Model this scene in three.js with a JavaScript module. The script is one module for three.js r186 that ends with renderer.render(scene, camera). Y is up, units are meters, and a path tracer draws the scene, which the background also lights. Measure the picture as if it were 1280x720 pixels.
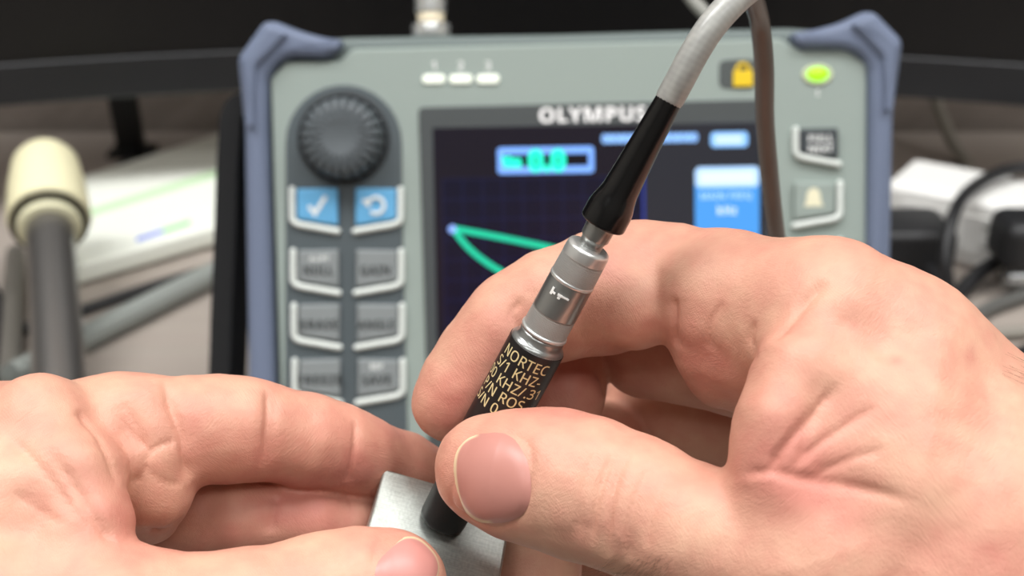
import * as THREE from 'three';
import { RoundedBoxGeometry } from 'three/addons/geometries/RoundedBoxGeometry.js';
import { TextGeometry } from 'three/addons/geometries/TextGeometry.js';
import { FontLoader } from 'three/addons/loaders/FontLoader.js';
import { ImprovedNoise } from 'three/addons/math/ImprovedNoise.js';
import { RectAreaLightUniformsLib } from 'three/addons/lights/RectAreaLightUniformsLib.js';
import * as BGU from 'three/addons/utils/BufferGeometryUtils.js';

// ---------------------------------------------------------------- camera, light, exposure
const FPX = 1545, PITCH = THREE.MathUtils.degToRad(25), EYE_Y = 1.0343;
const scene = new THREE.Scene();
scene.background = new THREE.Color(0x0a0a0a);
const camera = new THREE.PerspectiveCamera(THREE.MathUtils.radToDeg(2 * Math.atan(360 / FPX)), 1280 / 720, 0.02, 20);
camera.position.set(0, EYE_Y, 0);
camera.rotation.set(-PITCH, 0, 0);
camera.focus = 0.172;
camera.userData.fStop = 22;
camera.updateMatrixWorld(true);
const renderer = new THREE.WebGLRenderer({ antialias: true });
renderer.toneMapping = THREE.LinearToneMapping;
renderer.toneMappingExposure = 0.65;
renderer.shadowMap.enabled = true;
RectAreaLightUniformsLib.init();
const DESK = 0.75, CEIL = 2.6;
// ceiling panels: [x, z, intensity]
const PANELS = [[-0.75, -0.05, 18], [0.75, -0.05, 18], [-0.75, 1.4, 6], [0.75, 1.4, 6]];

// ---------------------------------------------------------------- helpers
const V = (x, y, z) => new THREE.Vector3(x, y, z);
const C = (hex) => new THREE.Color(hex);
const lerp = THREE.MathUtils.lerp;
let seed = 7;
const rnd = () => { seed = (seed * 1664525 + 1013904223) >>> 0; return seed / 4294967296; };
const noise = new ImprovedNoise();
const CM = camera.matrixWorld.clone();                       // axes of the lens, used once to survey the place
const P = (px, py, d) => V((px - 640) / FPX * d, -(py - 360) / FPX * d, -d);   // a surveyed point, mm
const W = (px, py, d) => P(px, py, d).multiplyScalar(0.001).applyMatrix4(CM);  // the same in world metres
function onDesk(px, py, lift = 0) {                          // where a sight line meets the desk top
  const o = V(0, EYE_Y, 0), dir = P(px, py, 1).transformDirection(CM);
  return o.addScaledVector(dir, (DESK + lift - EYE_Y) / dir.y);
}
const used = {};
const numbered = (n) => { const k = used[n] = (used[n] ?? -1) + 1; return k ? `${n}_${String(k).padStart(3, '0')}` : n; };
function tag(o, label, category, group) { o.userData = { label, category, ...(group ? { group } : {}) }; return o; }
function thing(name, pos, label, category, group) {
  const g = new THREE.Group(); g.name = numbered(name); g.position.copy(pos); scene.add(g); return tag(g, label, category, group);
}
function mesh(name, geo, mat, parent) {
  const m = new THREE.Mesh(geo, mat); m.name = name; m.castShadow = m.receiveShadow = true; (parent ?? scene).add(m); return m;
}
function solo(name, geo, mat, label, category, group) {      // a thing that is one mesh; its origin moves to its base
  geo.computeBoundingBox(); const b = geo.boundingBox, c = b.getCenter(V()); c.y = b.min.y;
  geo.translate(-c.x, -c.y, -c.z);
  const m = mesh(numbered(name), geo, mat); m.position.copy(c); return tag(m, label, category, group);
}
function struct(name, geo, mat, pos) { const m = mesh(name, geo, mat); if (pos) m.position.set(...pos); m.userData = { kind: 'structure' }; return m; }
const merge = (list) => BGU.mergeGeometries(list.map((g) => { const h = g.index ? g.toNonIndexed() : g; for (const k of Object.keys(h.attributes)) if (!['position', 'normal', 'uv'].includes(k)) h.deleteAttribute(k); return h; }));
const tube = (pts, r, seg = 60, rad = 12) => new THREE.TubeGeometry(new THREE.CatmullRomCurve3(pts, false, 'centripetal'), seg, r, rad, false);
const capped = (pts, r, seg, rad) => merge([tube(pts, r, seg, rad), ...[pts[0], pts.at(-1)].map((p) => new THREE.SphereGeometry(r, rad ?? 12, 8).translate(p.x, p.y, p.z))]);
const std = (color, roughness = 0.5, metalness = 0, extra = {}) => new THREE.MeshStandardMaterial({ color, roughness, metalness, ...extra });
const phys = (color, roughness, extra = {}) => new THREE.MeshPhysicalMaterial({ color, roughness, ...extra });
function canvasTex(w, h, draw, srgb = true) {
  const c = document.createElement('canvas'); c.width = w; c.height = h; draw(c.getContext('2d'), w, h);
  const t = new THREE.CanvasTexture(c); if (srgb) t.colorSpace = THREE.SRGBColorSpace; t.wrapS = t.wrapT = THREE.RepeatWrapping; return t;
}
function dataTex(n, f, srgb = false) {
  const d = new Uint8Array(n * n * 4);
  for (let y = 0; y < n; y++) for (let x = 0; x < n; x++) { const v = f(x / n, y / n, x, y), i = (y * n + x) * 4; const a = Array.isArray(v) ? v : [v, v, v]; d[i] = a[0] * 255; d[i + 1] = a[1] * 255; d[i + 2] = a[2] * 255; d[i + 3] = 255; }
  const t = new THREE.DataTexture(d, n, n); t.wrapS = t.wrapT = THREE.RepeatWrapping; t.magFilter = THREE.LinearFilter; t.needsUpdate = true; if (srgb) t.colorSpace = THREE.SRGBColorSpace; return t;
}
const torus2 = (u, v, f, s) => {                              // tiling noise
  const a = u * 2 * Math.PI, b = v * 2 * Math.PI, r = f / (2 * Math.PI);
  return noise.noise(r * Math.cos(a) + s, r * Math.sin(a) + r * Math.cos(b), r * Math.sin(b) + s * 1.7);
};
const font = await new FontLoader().loadAsync('fonts/droid/droid_sans_bold.typeface.json');
const fontR = await new FontLoader().loadAsync('fonts/droid/droid_sans_regular.typeface.json');

// ---------------------------------------------------------------- the room
const wallMat = std(0xb9b4ab, 0.95), ceilMat = std(0xdedcd6, 0.95), carpet = std(0x55534f, 1);
const roomBox = (name, x0, x1, y0, y1, z0, z1, m) => struct(name, new THREE.BoxGeometry(x1 - x0, y1 - y0, z1 - z0), m, [(x0 + x1) / 2, (y0 + y1) / 2, (z0 + z1) / 2]);
const BZ = -0.9, paintMat = std(0x98938c, 0.95);
roomBox('floor', -2.1, 2.1, -0.1, 0, BZ - 0.1, 2.7, carpet);
roomBox('ceiling', -2.1, 2.1, CEIL, CEIL + 0.1, BZ - 0.1, 2.7, ceilMat);
roomBox('wall_left', -2.2, -2.1, 0, CEIL, BZ - 0.1, 2.7, wallMat);
roomBox('wall_right', 2.1, 2.2, 0, CEIL, BZ - 0.1, 2.7, wallMat);
roomBox('wall_front', -2.1, 2.1, 0, CEIL, 2.6, 2.7, paintMat);
const fabricTex = dataTex(256, (u, v, x, y) => { const n = 0.5 + 0.22 * torus2(u, v, 60, 3) + 0.2 * torus2(u, v, 14, 9); return [0.57 * (0.85 + 0.3 * n), 0.53 * (0.85 + 0.3 * n), 0.5 * (0.85 + 0.3 * n)]; }, true);
fabricTex.repeat.set(8, 6);
roomBox('wall_back', -2.1, 2.1, 0, CEIL, BZ - 0.1, BZ, std(0xffffff, 0.95, 0, { map: fabricTex }));
const whiteMetal = std(0xd8d8d4, 0.5);
PANELS.forEach(([x, z, I], i) => {
  const g = thing('ceiling_light', V(x, CEIL - 0.03, z), `recessed white office ceiling light panel ${['ahead on the left', 'ahead on the right', 'behind on the left', 'behind on the right'][i]} above the desk`, 'light');
  const fr = [];
  for (const s of [-1, 1]) { fr.push(new THREE.BoxGeometry(1.26, 0.03, 0.03).translate(0, 0.015, s * 0.315)); fr.push(new THREE.BoxGeometry(0.03, 0.03, 0.6).translate(s * 0.615, 0.015, 0)); }
  mesh('frame', merge(fr), whiteMetal, g);
  mesh('diffuser', new THREE.BoxGeometry(1.2, 0.01, 0.6).translate(0, 0.015, 0), std(0xffffff, 0.8, 0, { emissive: 0xffffff, emissiveIntensity: 3 }), g);
  const L = new THREE.RectAreaLight(0xffffff, I, 1.2, 0.6); L.position.set(0, 0.005, 0); L.rotation.x = -Math.PI / 2; g.add(L);
});
// desk
const deskTex = canvasTex(1024, 512, (g, w, h) => {
  g.fillStyle = '#a0968d'; g.fillRect(0, 0, w, h);
  for (let i = 0; i < 1600; i++) { const y = rnd() * h, x = rnd() * w, l = 40 + rnd() * 320, c = 120 + rnd() * 60; g.fillStyle = `rgba(${c + 6},${c - 2},${c - 10},${0.05 + rnd() * 0.12})`; g.fillRect(x, y, l, 0.8 + rnd() * 1.6); g.fillRect(x - w, y, l, 1); }
});
deskTex.repeat.set(2.2, 2);
{
  const g = thing('desk', V(0, 0, -0.5), 'grey brown laminate desk top under all the equipment', 'desk');
  mesh('desk_top', new RoundedBoxGeometry(2.4, 0.035, 0.78, 3, 0.006).translate(0, DESK - 0.0175, 0), std(0xffffff, 0.5, 0, { map: deskTex }), g);
  for (const [x, z] of [[-1.1, -0.33], [1.1, -0.33], [-1.1, 0.33], [1.1, 0.33]]) mesh('leg', new THREE.BoxGeometry(0.06, DESK - 0.035, 0.06).translate(x, (DESK - 0.035) / 2, z), std(0x3a3a3c, 0.5, 0.5), g);
}
// curved monitor
{
  const z0 = -0.76, R = 1.0, yb = W(640, 104, 770).y;
  const g = thing('monitor', V(0, DESK, z0), 'wide curved black monitor behind the test instrument', 'monitor');
  const arc = (x) => R - Math.sqrt(R * R - x * x);            // toward the viewer at the sides
  const strip = (y0, y1, d0, d1) => {
    const N = 48, s = new THREE.Shape(); const X = 0.6;
    for (let i = 0; i <= N; i++) { const x = lerp(-X, X, i / N); s[i ? 'lineTo' : 'moveTo'](x, -(arc(x) + d0)); }
    for (let i = N; i >= 0; i--) { const x = lerp(-X, X, i / N); s.lineTo(x, -(arc(x) + d1)); }
    return new THREE.ExtrudeGeometry(s, { depth: y1 - y0, bevelEnabled: true, bevelSize: 0.0015, bevelThickness: 0.0015, bevelSegments: 3 }).rotateX(-Math.PI / 2).translate(0, y0 - DESK, 0).rotateY(0);
  };
  // the extruded shape lies in xz with z = +arc
  mesh('bezel', strip(yb, yb + 0.022, -0.012, 0.006), std(0x1b1c1f, 0.4), g);
  mesh('screen', strip(yb + 0.0225, yb + 0.36, -0.012, 0.003), std(0x040406, 0.35), g);
  mesh('back_shell', strip(yb - 0.001, yb + 0.365, -0.03, -0.0135), std(0x17181a, 0.5), g);
  const st = new THREE.CylinderGeometry(0.016, 0.016, yb + 0.2 - DESK, 20).translate(0, (yb + 0.2 - DESK) / 2, -0.06);
  mesh('stand', st, std(0x222326, 0.4, 0.4), g);
  mesh('stand_base', new RoundedBoxGeometry(0.26, 0.012, 0.12, 3, 0.004).translate(0, 0.006, -0.062), std(0x222326, 0.4, 0.4), g);
}

// ---------------------------------------------------------------- the instrument (metres; face plane z = 0, base at y = 0)
const IR = THREE.MathUtils.degToRad(1.0), IT = THREE.MathUtils.degToRad(4);
const iX0 = V(1, 0, 0), iY0 = V(0, Math.cos(IT), Math.sin(IT)), iZ = V(0, -Math.sin(IT), Math.cos(IT));
const iX = iX0.clone().multiplyScalar(Math.cos(IR)).addScaledVector(iY0, Math.sin(IR)), iY = iY0.clone().multiplyScalar(Math.cos(IR)).addScaledVector(iX0, -Math.sin(IR));
const iO = P(712, 335, 430).multiplyScalar(0.001).addScaledVector(iY, -0.083);
function L(px, py, z = 0) {                                   // survey of the instrument's face: sight line -> its own plane, metres
  const dir = P(px, py, 1), o = iO.clone().addScaledVector(iZ, z), t = o.dot(iZ) / dir.dot(iZ);
  const q = dir.multiplyScalar(t).sub(iO); return new THREE.Vector2(q.dot(iX), q.dot(iY));
}
const inst = thing('flaw_detector', iO.clone().applyMatrix4(CM), 'grey handheld flaw detector with blue grey corner guards, dial, keys and lit screen', 'instrument');
inst.quaternion.setFromRotationMatrix(new THREE.Matrix4().makeBasis(iX, iY, iZ)).premultiply(camera.quaternion);
inst.updateMatrixWorld(true);
const shapeOf = (pts, z = 0) => new THREE.Shape(pts.map(([x, y]) => L(x, y, z)));
function slab(pts, z0, z1, bevel = 0.0008, seg = 3) {         // outline measured at z1, from z0 up to z1
  const s = shapeOf(pts, z1);
  return new THREE.ExtrudeGeometry(s, { depth: Math.max(1e-5, z1 - z0 - 2 * bevel), bevelEnabled: bevel > 0, bevelSize: bevel, bevelOffset: -bevel, bevelThickness: bevel, bevelSegments: seg, curveSegments: 24 }).translate(0, 0, z0 + bevel);
}
function smoothPts(pts, n = 6) {                              // closed rounded outline through px points
  const c = new THREE.CatmullRomCurve3(pts.map(([x, y]) => V(x, y, 0)), true, 'catmullrom', 0.5);
  return c.getPoints(pts.length * n).slice(0, -1).map((p) => [p.x, p.y]);
}
function roundPoly(pts, r) {                                  // px polygon with rounded corners
  const out = [];
  pts.forEach((p, i) => {
    const a = pts[(i + pts.length - 1) % pts.length], b = pts[(i + 1) % pts.length], rr = p[2] ?? r;
    const da = Math.hypot(a[0] - p[0], a[1] - p[1]), db = Math.hypot(b[0] - p[0], b[1] - p[1]), q = Math.min(rr, da / 2.1, db / 2.1);
    const A = [p[0] + (a[0] - p[0]) * q / da, p[1] + (a[1] - p[1]) * q / da], B = [p[0] + (b[0] - p[0]) * q / db, p[1] + (b[1] - p[1]) * q / db];
    for (let k = 0; k <= 5; k++) { const t = k / 5; out.push([A[0] * (1 - t) ** 2 + 2 * p[0] * t * (1 - t) + B[0] * t * t, A[1] * (1 - t) ** 2 + 2 * p[1] * t * (1 - t) + B[1] * t * t]); }
  });
  return out;
}
function word(txt, cx, cy, hpx, z, mat, parent, name = 'lettering', f = font, wpx) {
  const c = L(cx, cy, z), h = hpx * 0.000279;
  const g = new TextGeometry(txt, { font: f, size: h, depth: 0.00012, curveSegments: 3, bevelEnabled: false });
  g.computeBoundingBox(); const b = g.boundingBox; g.translate(-(b.min.x + b.max.x) / 2, -(b.min.y + b.max.y) / 2, 0);
  if (wpx) g.scale(wpx * 0.000279 / (b.max.x - b.min.x), 1, 1);
  return mesh(name, g.translate(c.x, c.y, z), mat, parent);
}
const panelMat = std(0x929e98, 0.55), rubber = std(0x68738a, 0.6), housingMat = std(0x66716f, 0.55), darkPanel = std(0x4c5559, 0.6);
const keyGrey = std(0x83898a, 0.55), keyBlue = std(0x63a9d6, 0.5), keyDark = std(0x363c40, 0.55), keyRing = std(0xdfe5e0, 0.45), ink = std(0x16191b, 0.7), whiteInk = std(0xe9ecea, 0.6);
mesh('housing', slab(roundPoly([[318, 60], [430, 46], [700, 42], [985, 34], [1112, 44], [1108, 640], [330, 648]], 14), -0.064, -0.004, 0.003), housingMat, inst);
mesh('front_panel', slab(roundPoly([[338, 98], [358, 77], [424, 77], [441, 61], [976, 48], [1000, 63], [1058, 62], [1084, 80], [1083, 300], [1076, 636], [356, 644]], 5), -0.006, 0, 0.0009), panelMat, inst);
// corner guards: a long side wall with flared top horns
const guardL = [[295, 72], [328, 26], [342, 25], [372, 37], [400, 45], [428, 49], [424, 60], [408, 72], [362, 70], [345, 80], [333, 98], [333, 160], [342, 480], [347, 640], [322, 650], [309, 480], [304, 160]];
const guardR = [[1131, 50], [1096, 14], [1082, 13], [1050, 28], [1020, 36], [990, 40], [996, 54], [1004, 60], [1056, 60], [1076, 68], [1088, 84], [1088, 160], [1084, 480], [1082, 640], [1104, 646], [1112, 480], [1119, 140]];
for (const gp of [guardL, guardR]) {
  const gm = mesh('corner_guard', slab(roundPoly(gp, 9), -0.068, 0.0035, 0.0034, 5), rubber, inst);
  const lip = gp === guardL ? [[300, 74], [331, 32], [340, 31], [360, 42], [346, 58], [320, 84], [316, 160], [310, 160]] : [[1126, 54], [1094, 19], [1084, 19], [1064, 30], [1082, 48], [1104, 72], [1108, 140], [1114, 140]];
  mesh('guard_ridge', slab(roundPoly(lip, 6), 0.001, 0.0058, 0.0022, 4), rubber, gm);
}
// dial panel and dial
{
  const pts = [[356, 644], [357, 330], [357, 178]]; for (let a = 180; a <= 360; a += 12) pts.push([429.5 + 72.5 * Math.cos(a * Math.PI / 180), 178 + 72 * Math.sin(a * Math.PI / 180)]);
  pts.push([504, 330], [512, 642]);
  const kp = mesh('keypad_panel', slab(pts, -0.001, 0.0006, 0.0003), darkPanel, inst);
  const c = L(429, 173, 0.002), N = 240, prof = [[0, 0.0098], [0.0055, 0.01], [0.0058, 0.0104], [0.0085, 0.0104], [0.0106, 0.0101], [0.0124, 0.0092], [0.0134, 0.007], [0.0139, 0.003], [0.0141, 0]];
  const kn = new THREE.LatheGeometry(prof.map(([r, y]) => new THREE.Vector2(r, y)).reverse(), N);
  const p = kn.attributes.position;
  for (let i = 0; i < p.count; i++) { const r = Math.hypot(p.getX(i), p.getZ(i)), a = Math.atan2(p.getZ(i), p.getX(i)); const w = THREE.MathUtils.smoothstep(r, 0.0057, 0.0075); const k = 1 - 0.06 * w * (Math.cos(a * 24) > 0.5 ? 1 : 0); p.setXYZ(i, p.getX(i) * k, p.getY(i) - 0.0011 * w * (Math.cos(a * 24) > 0.62 ? 1 : 0), p.getZ(i) * k); }
  kn.computeVertexNormals(); kn.rotateX(Math.PI / 2).translate(c.x, c.y, 0.001);
  mesh('dial', kn, std(0x565d61, 0.42), inst);
  mesh('dial_ring', new THREE.TorusGeometry(0.0152, 0.0009, 10, 64).translate(c.x, c.y, 0.0006), std(0x2b2f32, 0.5), inst);
}
// keys: [x, y, mirrored, text, small text]
function key(x, y, mir, faceMat, w = 62, h = 54, ringMat = keyRing) {
  const X = (u) => mir ? x + w - u : x + u;
  const f = roundPoly([[X(9), y], [X(w - 2), y - 1], [X(w - 2), y + h - 9], [X(9), y + h - 17]], 3);
  if (!mir) f.reverse();
  const k = mesh('key', slab(f, 0, 0.0024, 0.0008), faceMat, inst);
  const path = [[X(3.5), y + 1], [X(3.5), y + h * 0.45], [X(4.5), y + h - 15], [X(9), y + h - 11.5], [X(w * 0.55), y + h - 6.5], [X(w - 2), y + h - 2]].map(([a, b]) => { const q = L(a, b, 0.001); return V(q.x, q.y, 0.0012); });
  mesh('key_outline', capped(path, 0.00112, 30, 8), ringMat, k);
  return k;
}
{
  const rows = [[362, 236], [363, 313], [364, 381], [365, 450]];
  const T = [['', ''], ['NULL', 'GAIN'], ['ERASE', 'ANGLE'], ['FREEZE', 'SAVE']];
  rows.forEach(([x, y], r) => {
    for (const m of [0, 1]) {
      const kx = x + (m ? 80 : 0), k = key(kx, y, !!m, r ? keyGrey : keyBlue, 62, 55), cx = kx + (m ? 26 : 35);
      if (r) word(T[r][m], cx, y + 25, 12, 0.0024, ink, k, 'lettering', font, T[r][m].length * 9.2);
    }
  });
  const kids = inst.children.filter((o) => o.name === 'key');
  kids[0].userData.label = 'light blue key with a white tick'; kids[1].userData.label = 'light blue key with a white return arrow';
  word('A.LIFT', 399, 323, 6, 0.0024, whiteInk, kids[2], 'small_lettering'); word('REF', 471, 458, 7, 0.0024, whiteInk, kids[7], 'small_lettering');
  mesh('tick_mark', slab([[384, 259], [388, 256], [393, 263], [405, 244], [409, 247], [394, 271]].reverse(), 0.0023, 0.0026, 0), whiteInk, kids[0]);
  const pts = []; for (let a = -150; a <= 130; a += 14) { const q = L(470 + 10 * Math.cos(a * Math.PI / 180), 257 + 10 * Math.sin(a * Math.PI / 180), 0.0025); pts.push(V(q.x, q.y, 0.0025)); }
  mesh('return_arrow', merge([tube(pts, 0.0007, 30, 6), slab([[452, 250], [466, 247], [461, 260]].reverse(), 0.0023, 0.0027, 0)]), whiteInk, kids[1]);
  // right column
  const k1 = key(991, 161, false, keyDark, 59, 46); k1.userData.label = 'dark grey key at the right of the screen'; word('FULL', 1026, 173, 9, 0.0024, whiteInk, k1, 'lettering', font, 30); word('NEXT', 1026, 186, 9, 0.0024, whiteInk, k1, 'lettering', font, 30);
  const k2 = key(991, 228, true, panelMat, 62, 56);
  const q = L(1017, 247, 0.0024), bell = new THREE.Shape(); [[-0.0034, -0.003], [-0.0026, -0.0015], [-0.0022, 0.0018], [-0.001, 0.0032], [0.001, 0.0032], [0.0022, 0.0018], [0.0026, -0.0015], [0.0034, -0.003]].forEach(([x, y], i) => bell[i ? 'lineTo' : 'moveTo'](x, y));
  mesh('bell_mark', new THREE.ExtrudeGeometry(bell, { depth: 0.0002, bevelEnabled: false }).translate(q.x, q.y, 0.0023), std(0xe6e2c4, 0.6), k2);
  key(991, 300, true, panelMat, 62, 56); key(992, 372, true, panelMat, 62, 56);
}
// screen bezel, glass, display
{
  const bz = mesh('screen_bezel', slab(roundPoly([[523, 134], [965, 124], [962, 330], [955, 562], [536, 566]], 7), -0.001, 0.0009, 0.0005), std(0x44494a, 0.55), inst);
  word('OLYMPUS', 741, 143, 18, 0.0009, std(0xffffff, 0.5), bz, 'logo_lettering', font, 132);
  const x0 = 541, x1 = 957, y0 = 160, y1 = 536, TW = 1248, TH = 1128;
  const A = L(x0, y0, 0.0012), B = L(x1, y0 - 7, 0.0012), D = L(x0 + 8, y1, 0.0012);
  const w = A.distanceTo(B), h = A.distanceTo(D);
  const dt = canvasTex(TW, TH, (g) => {
    const S = TW / (x1 - x0), X = (x) => (x - x0) * S, Y = (y, x = 640) => (y - y0 + (x - x0) * 0.0165) * S;
    g.fillStyle = '#130f18'; g.fillRect(0, 0, TW, TH);
    g.fillStyle = '#08081c'; g.fillRect(X(552), Y(222), X(803) - X(552), TH);
    g.fillStyle = '#26272c'; g.fillRect(X(806), 0, TW, TH);
    g.strokeStyle = '#12163c'; g.lineWidth = 4;
    for (let i = 0; i < 11; i++) { const x = X(552 + i * 25.1); g.beginPath(); g.moveTo(x, Y(222)); g.lineTo(x, TH); g.stroke(); }
    for (let i = 0; i < 14; i++) { const y = Y(222 + i * 25); g.beginPath(); g.moveTo(X(552), y); g.lineTo(X(803), y); g.stroke(); }
    g.fillStyle = '#2c3a8c'; g.fillRect(X(802), Y(215), 10, TH);
    // lit trace of the signal
    g.lineCap = 'round'; g.lineJoin = 'round'; g.strokeStyle = '#1fcfa2'; g.lineWidth = 21;
    g.beginPath(); g.moveTo(X(564), Y(284, 564)); g.bezierCurveTo(X(585), Y(318), X(615), Y(336), X(690), Y(372)); g.stroke();
    g.beginPath(); g.moveTo(X(564), Y(284, 564)); g.bezierCurveTo(X(610), Y(292), X(650), Y(300), X(740), Y(322)); g.stroke();
    g.fillStyle = '#8fb4ff'; g.beginPath(); g.arc(X(563), Y(285, 563), 16, 0, 7); g.fill();
    // reading box
    const box = (xa, ya, xb, yb, r, f) => { g.fillStyle = f; g.beginPath(); g.roundRect(X(xa), Y(ya, xa), X(xb) - X(xa), (yb - ya) * S, r); g.fill(); };
    box(621, 184, 742, 217, 14, '#7fb0ff'); box(629, 193, 735, 208, 2, '#07060c');
    g.fillStyle = '#26ffd6'; g.font = 'bold 44px sans-serif'; g.textBaseline = 'middle'; g.strokeStyle = '#26ffd6'; g.lineWidth = 10; g.fillText('Vm', X(628), Y(202)); g.strokeText('Vm', X(628), Y(202)); g.font = 'bold 100px sans-serif'; g.lineWidth = 10; g.fillText('0.0', X(660), Y(201)); g.strokeText('0.0', X(660), Y(201));
    // date and battery
    g.fillStyle = '#8fc0ff'; g.strokeStyle = '#8fc0ff'; g.lineWidth = 6; for (let i = 0; i < 17; i++) { g.font = 'bold 40px monospace'; g.fillText('08'[i % 2], X(752 + i * 7), Y(173, 800)); g.strokeText('08'[i % 2], X(752 + i * 7), Y(173, 800)); }
    box(888, 165, 935, 184, 16, '#8ec6ff'); box(894, 169, 928, 180, 8, '#c8e2ff');
    // soft key box
    box(868, 208, 949, 300, 22, '#4a97e2'); box(868, 208, 949, 234, 22, '#b4d8ff'); box(874, 214, 943, 229, 6, '#dcecff');
    g.fillStyle = '#a8d2ff'; g.font = 'bold 36px sans-serif'; g.fillText('MAIN FREQ', X(874), Y(244, 900)); g.fillStyle = '#d8ecff'; g.font = 'bold 44px sans-serif'; g.fillText('kHz', X(895), Y(262, 900));
    box(868, 304, 949, 390, 22, '#3f8be6'); box(868, 394, 949, 480, 22, '#3f8be6');
  });
  dt.wrapS = dt.wrapT = THREE.ClampToEdgeWrapping;
  const sc = new THREE.BoxGeometry(w, h, 0.0006); const ang = Math.atan2(B.y - A.y, B.x - A.x); sc.translate(w / 2, -h / 2, 0).rotateZ(ang).translate(A.x, A.y, 0.001);
  mesh('screen', sc, phys(0x0a0910, 0.22, { emissive: 0xffffff, emissiveMap: dt, emissiveIntensity: 2.0 }), bz);
}
// indicator lights, lock mark, power light
for (const [i, x] of [542, 576, 610].entries()) {
  const l = mesh('indicator_light', slab(roundPoly([[x - 14, 93], [x + 14, 92.6], [x + 14, 104], [x - 14, 104.4]], 6), -0.0005, 0.0008, 0.0003), std(0xeef2e8, 0.4, 0, { emissive: 0xf2fbe6, emissiveIntensity: 0.5 }), inst);
  word(String(i + 1), x, 82, 11, 0.0001, whiteInk, l, 'numeral');
}
{
  const lk = mesh('lock_recess', slab(roundPoly([[899, 92], [899, 76], [920, 74], [948, 74], [948, 110], [920, 111], [899, 110]], 20), -0.0006, 0.0003, 0.0002), std(0x4a5050, 0.6), inst);
  const q = L(929, 98, 0.001), y = std(0xe8c51c, 0.5);
  mesh('lock_body', new RoundedBoxGeometry(0.0068, 0.0056, 0.0008, 2, 0.0004).translate(q.x, q.y, 0.0006), y, lk);
  mesh('lock_shackle', new THREE.TorusGeometry(0.0021, 0.0006, 8, 20, Math.PI).translate(q.x, q.y + 0.0028, 0.0006), y, lk);
  const pl = L(1022, 93, 0.0005), em = mesh('power_light', new THREE.SphereGeometry(0.0037, 24, 12).scale(1, 0.68, 0.3).translate(pl.x, pl.y, 0.0004), std(0x98d820, 0.4, 0, { emissive: 0x9dff10, emissiveIntensity: 1.0 }), inst);
  mesh('light_rim', new THREE.TorusGeometry(0.0041, 0.0007, 8, 32).scale(1.1, 0.72, 1).translate(pl.x, pl.y, 0.0002), std(0xd3ddb0, 0.5), em);
  word('I', 1022, 116, 8, 0.0001, whiteInk, em, 'power_mark');
}
// hand strap at the left side, prop leg behind
{
  const pts = [[322, 128], [303, 140], [297, 180], [292, 300], [287, 420], [287, 520], [302, 570], [326, 590]].map(([x, y]) => { const q = L(x, y, -0.03); return V(q.x, q.y, -0.03); });
  const c = new THREE.CatmullRomCurve3(pts), N = 50, g = new THREE.BoxGeometry(0.0075, 1, 0.03, 1, N, 1), p = g.attributes.position;
  for (let i = 0; i < p.count; i++) { const t = THREE.MathUtils.clamp(p.getY(i) + 0.5, 0, 1), o = c.getPoint(t), tg = c.getTangent(t), n = V(-tg.y, tg.x, 0); const a = p.getX(i), z = p.getZ(i); p.setXYZ(i, o.x + n.x * a, o.y + n.y * a, o.z + z); }
  g.computeVertexNormals(); mesh('hand_strap', g, std(0x111214, 0.85), inst);
  const wTop = inst.worldToLocal(inst.localToWorld(V(0, 0.10, -0.064))), foot = inst.localToWorld(V(0, 0.10, -0.064)); foot.z -= 0.035; foot.y = DESK + 0.004;
  mesh('prop_leg', capped([wTop, inst.worldToLocal(foot.clone())], 0.004, 4, 10), std(0x303335, 0.5), inst);
}

// connector on the instrument's top edge
{
  const base = L(539, 44, -0.03), yTop = base.y - 0.001, g = thing('plug', inst.localToWorld(V(base.x, yTop, -0.03)), 'bright metal cable plug standing in the top edge of the instrument', 'plug');
  g.quaternion.copy(inst.quaternion);
  const lat = (pr, n = 40) => new THREE.LatheGeometry(pr.map(([r, y]) => new THREE.Vector2(r / 1000, y / 1000)), n);
  const chrome = std(0xdcdedc, 0.25, 0.75);
  mesh('nut', lat([[0, 0], [6.9, 0], [7.2, 0.6], [7.2, 4.4], [6.8, 5], [0, 5]], 24), chrome, g);
  mesh('collar', lat([[0, 4.9], [5, 4.9], [5, 9.2], [0, 9.2]]), std(0xe9dcc0, 0.4), g);
  mesh('barrel', lat([[0, 9], [5.4, 9], [5.7, 9.5], [5.7, 26], [4.8, 29], [0, 29]]), chrome, g);
  mesh('cable', tube([V(0, 0.028, 0), V(0, 0.06, -0.004), V(-0.01, 0.1, -0.02), V(-0.05, 0.13, -0.05)], 0.0028, 30), std(0xd8d8d4, 0.5), g);
}
solo('cable', capped([W(905, 46, 475), W(890, 26, 476), W(868, 2, 480), W(840, -40, 490), W(800, -120, 520)], 0.0026, 40, 12), std(0x8d8d86, 0.5), 'thin grey cable rising behind the top edge of the instrument', 'cable');

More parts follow.
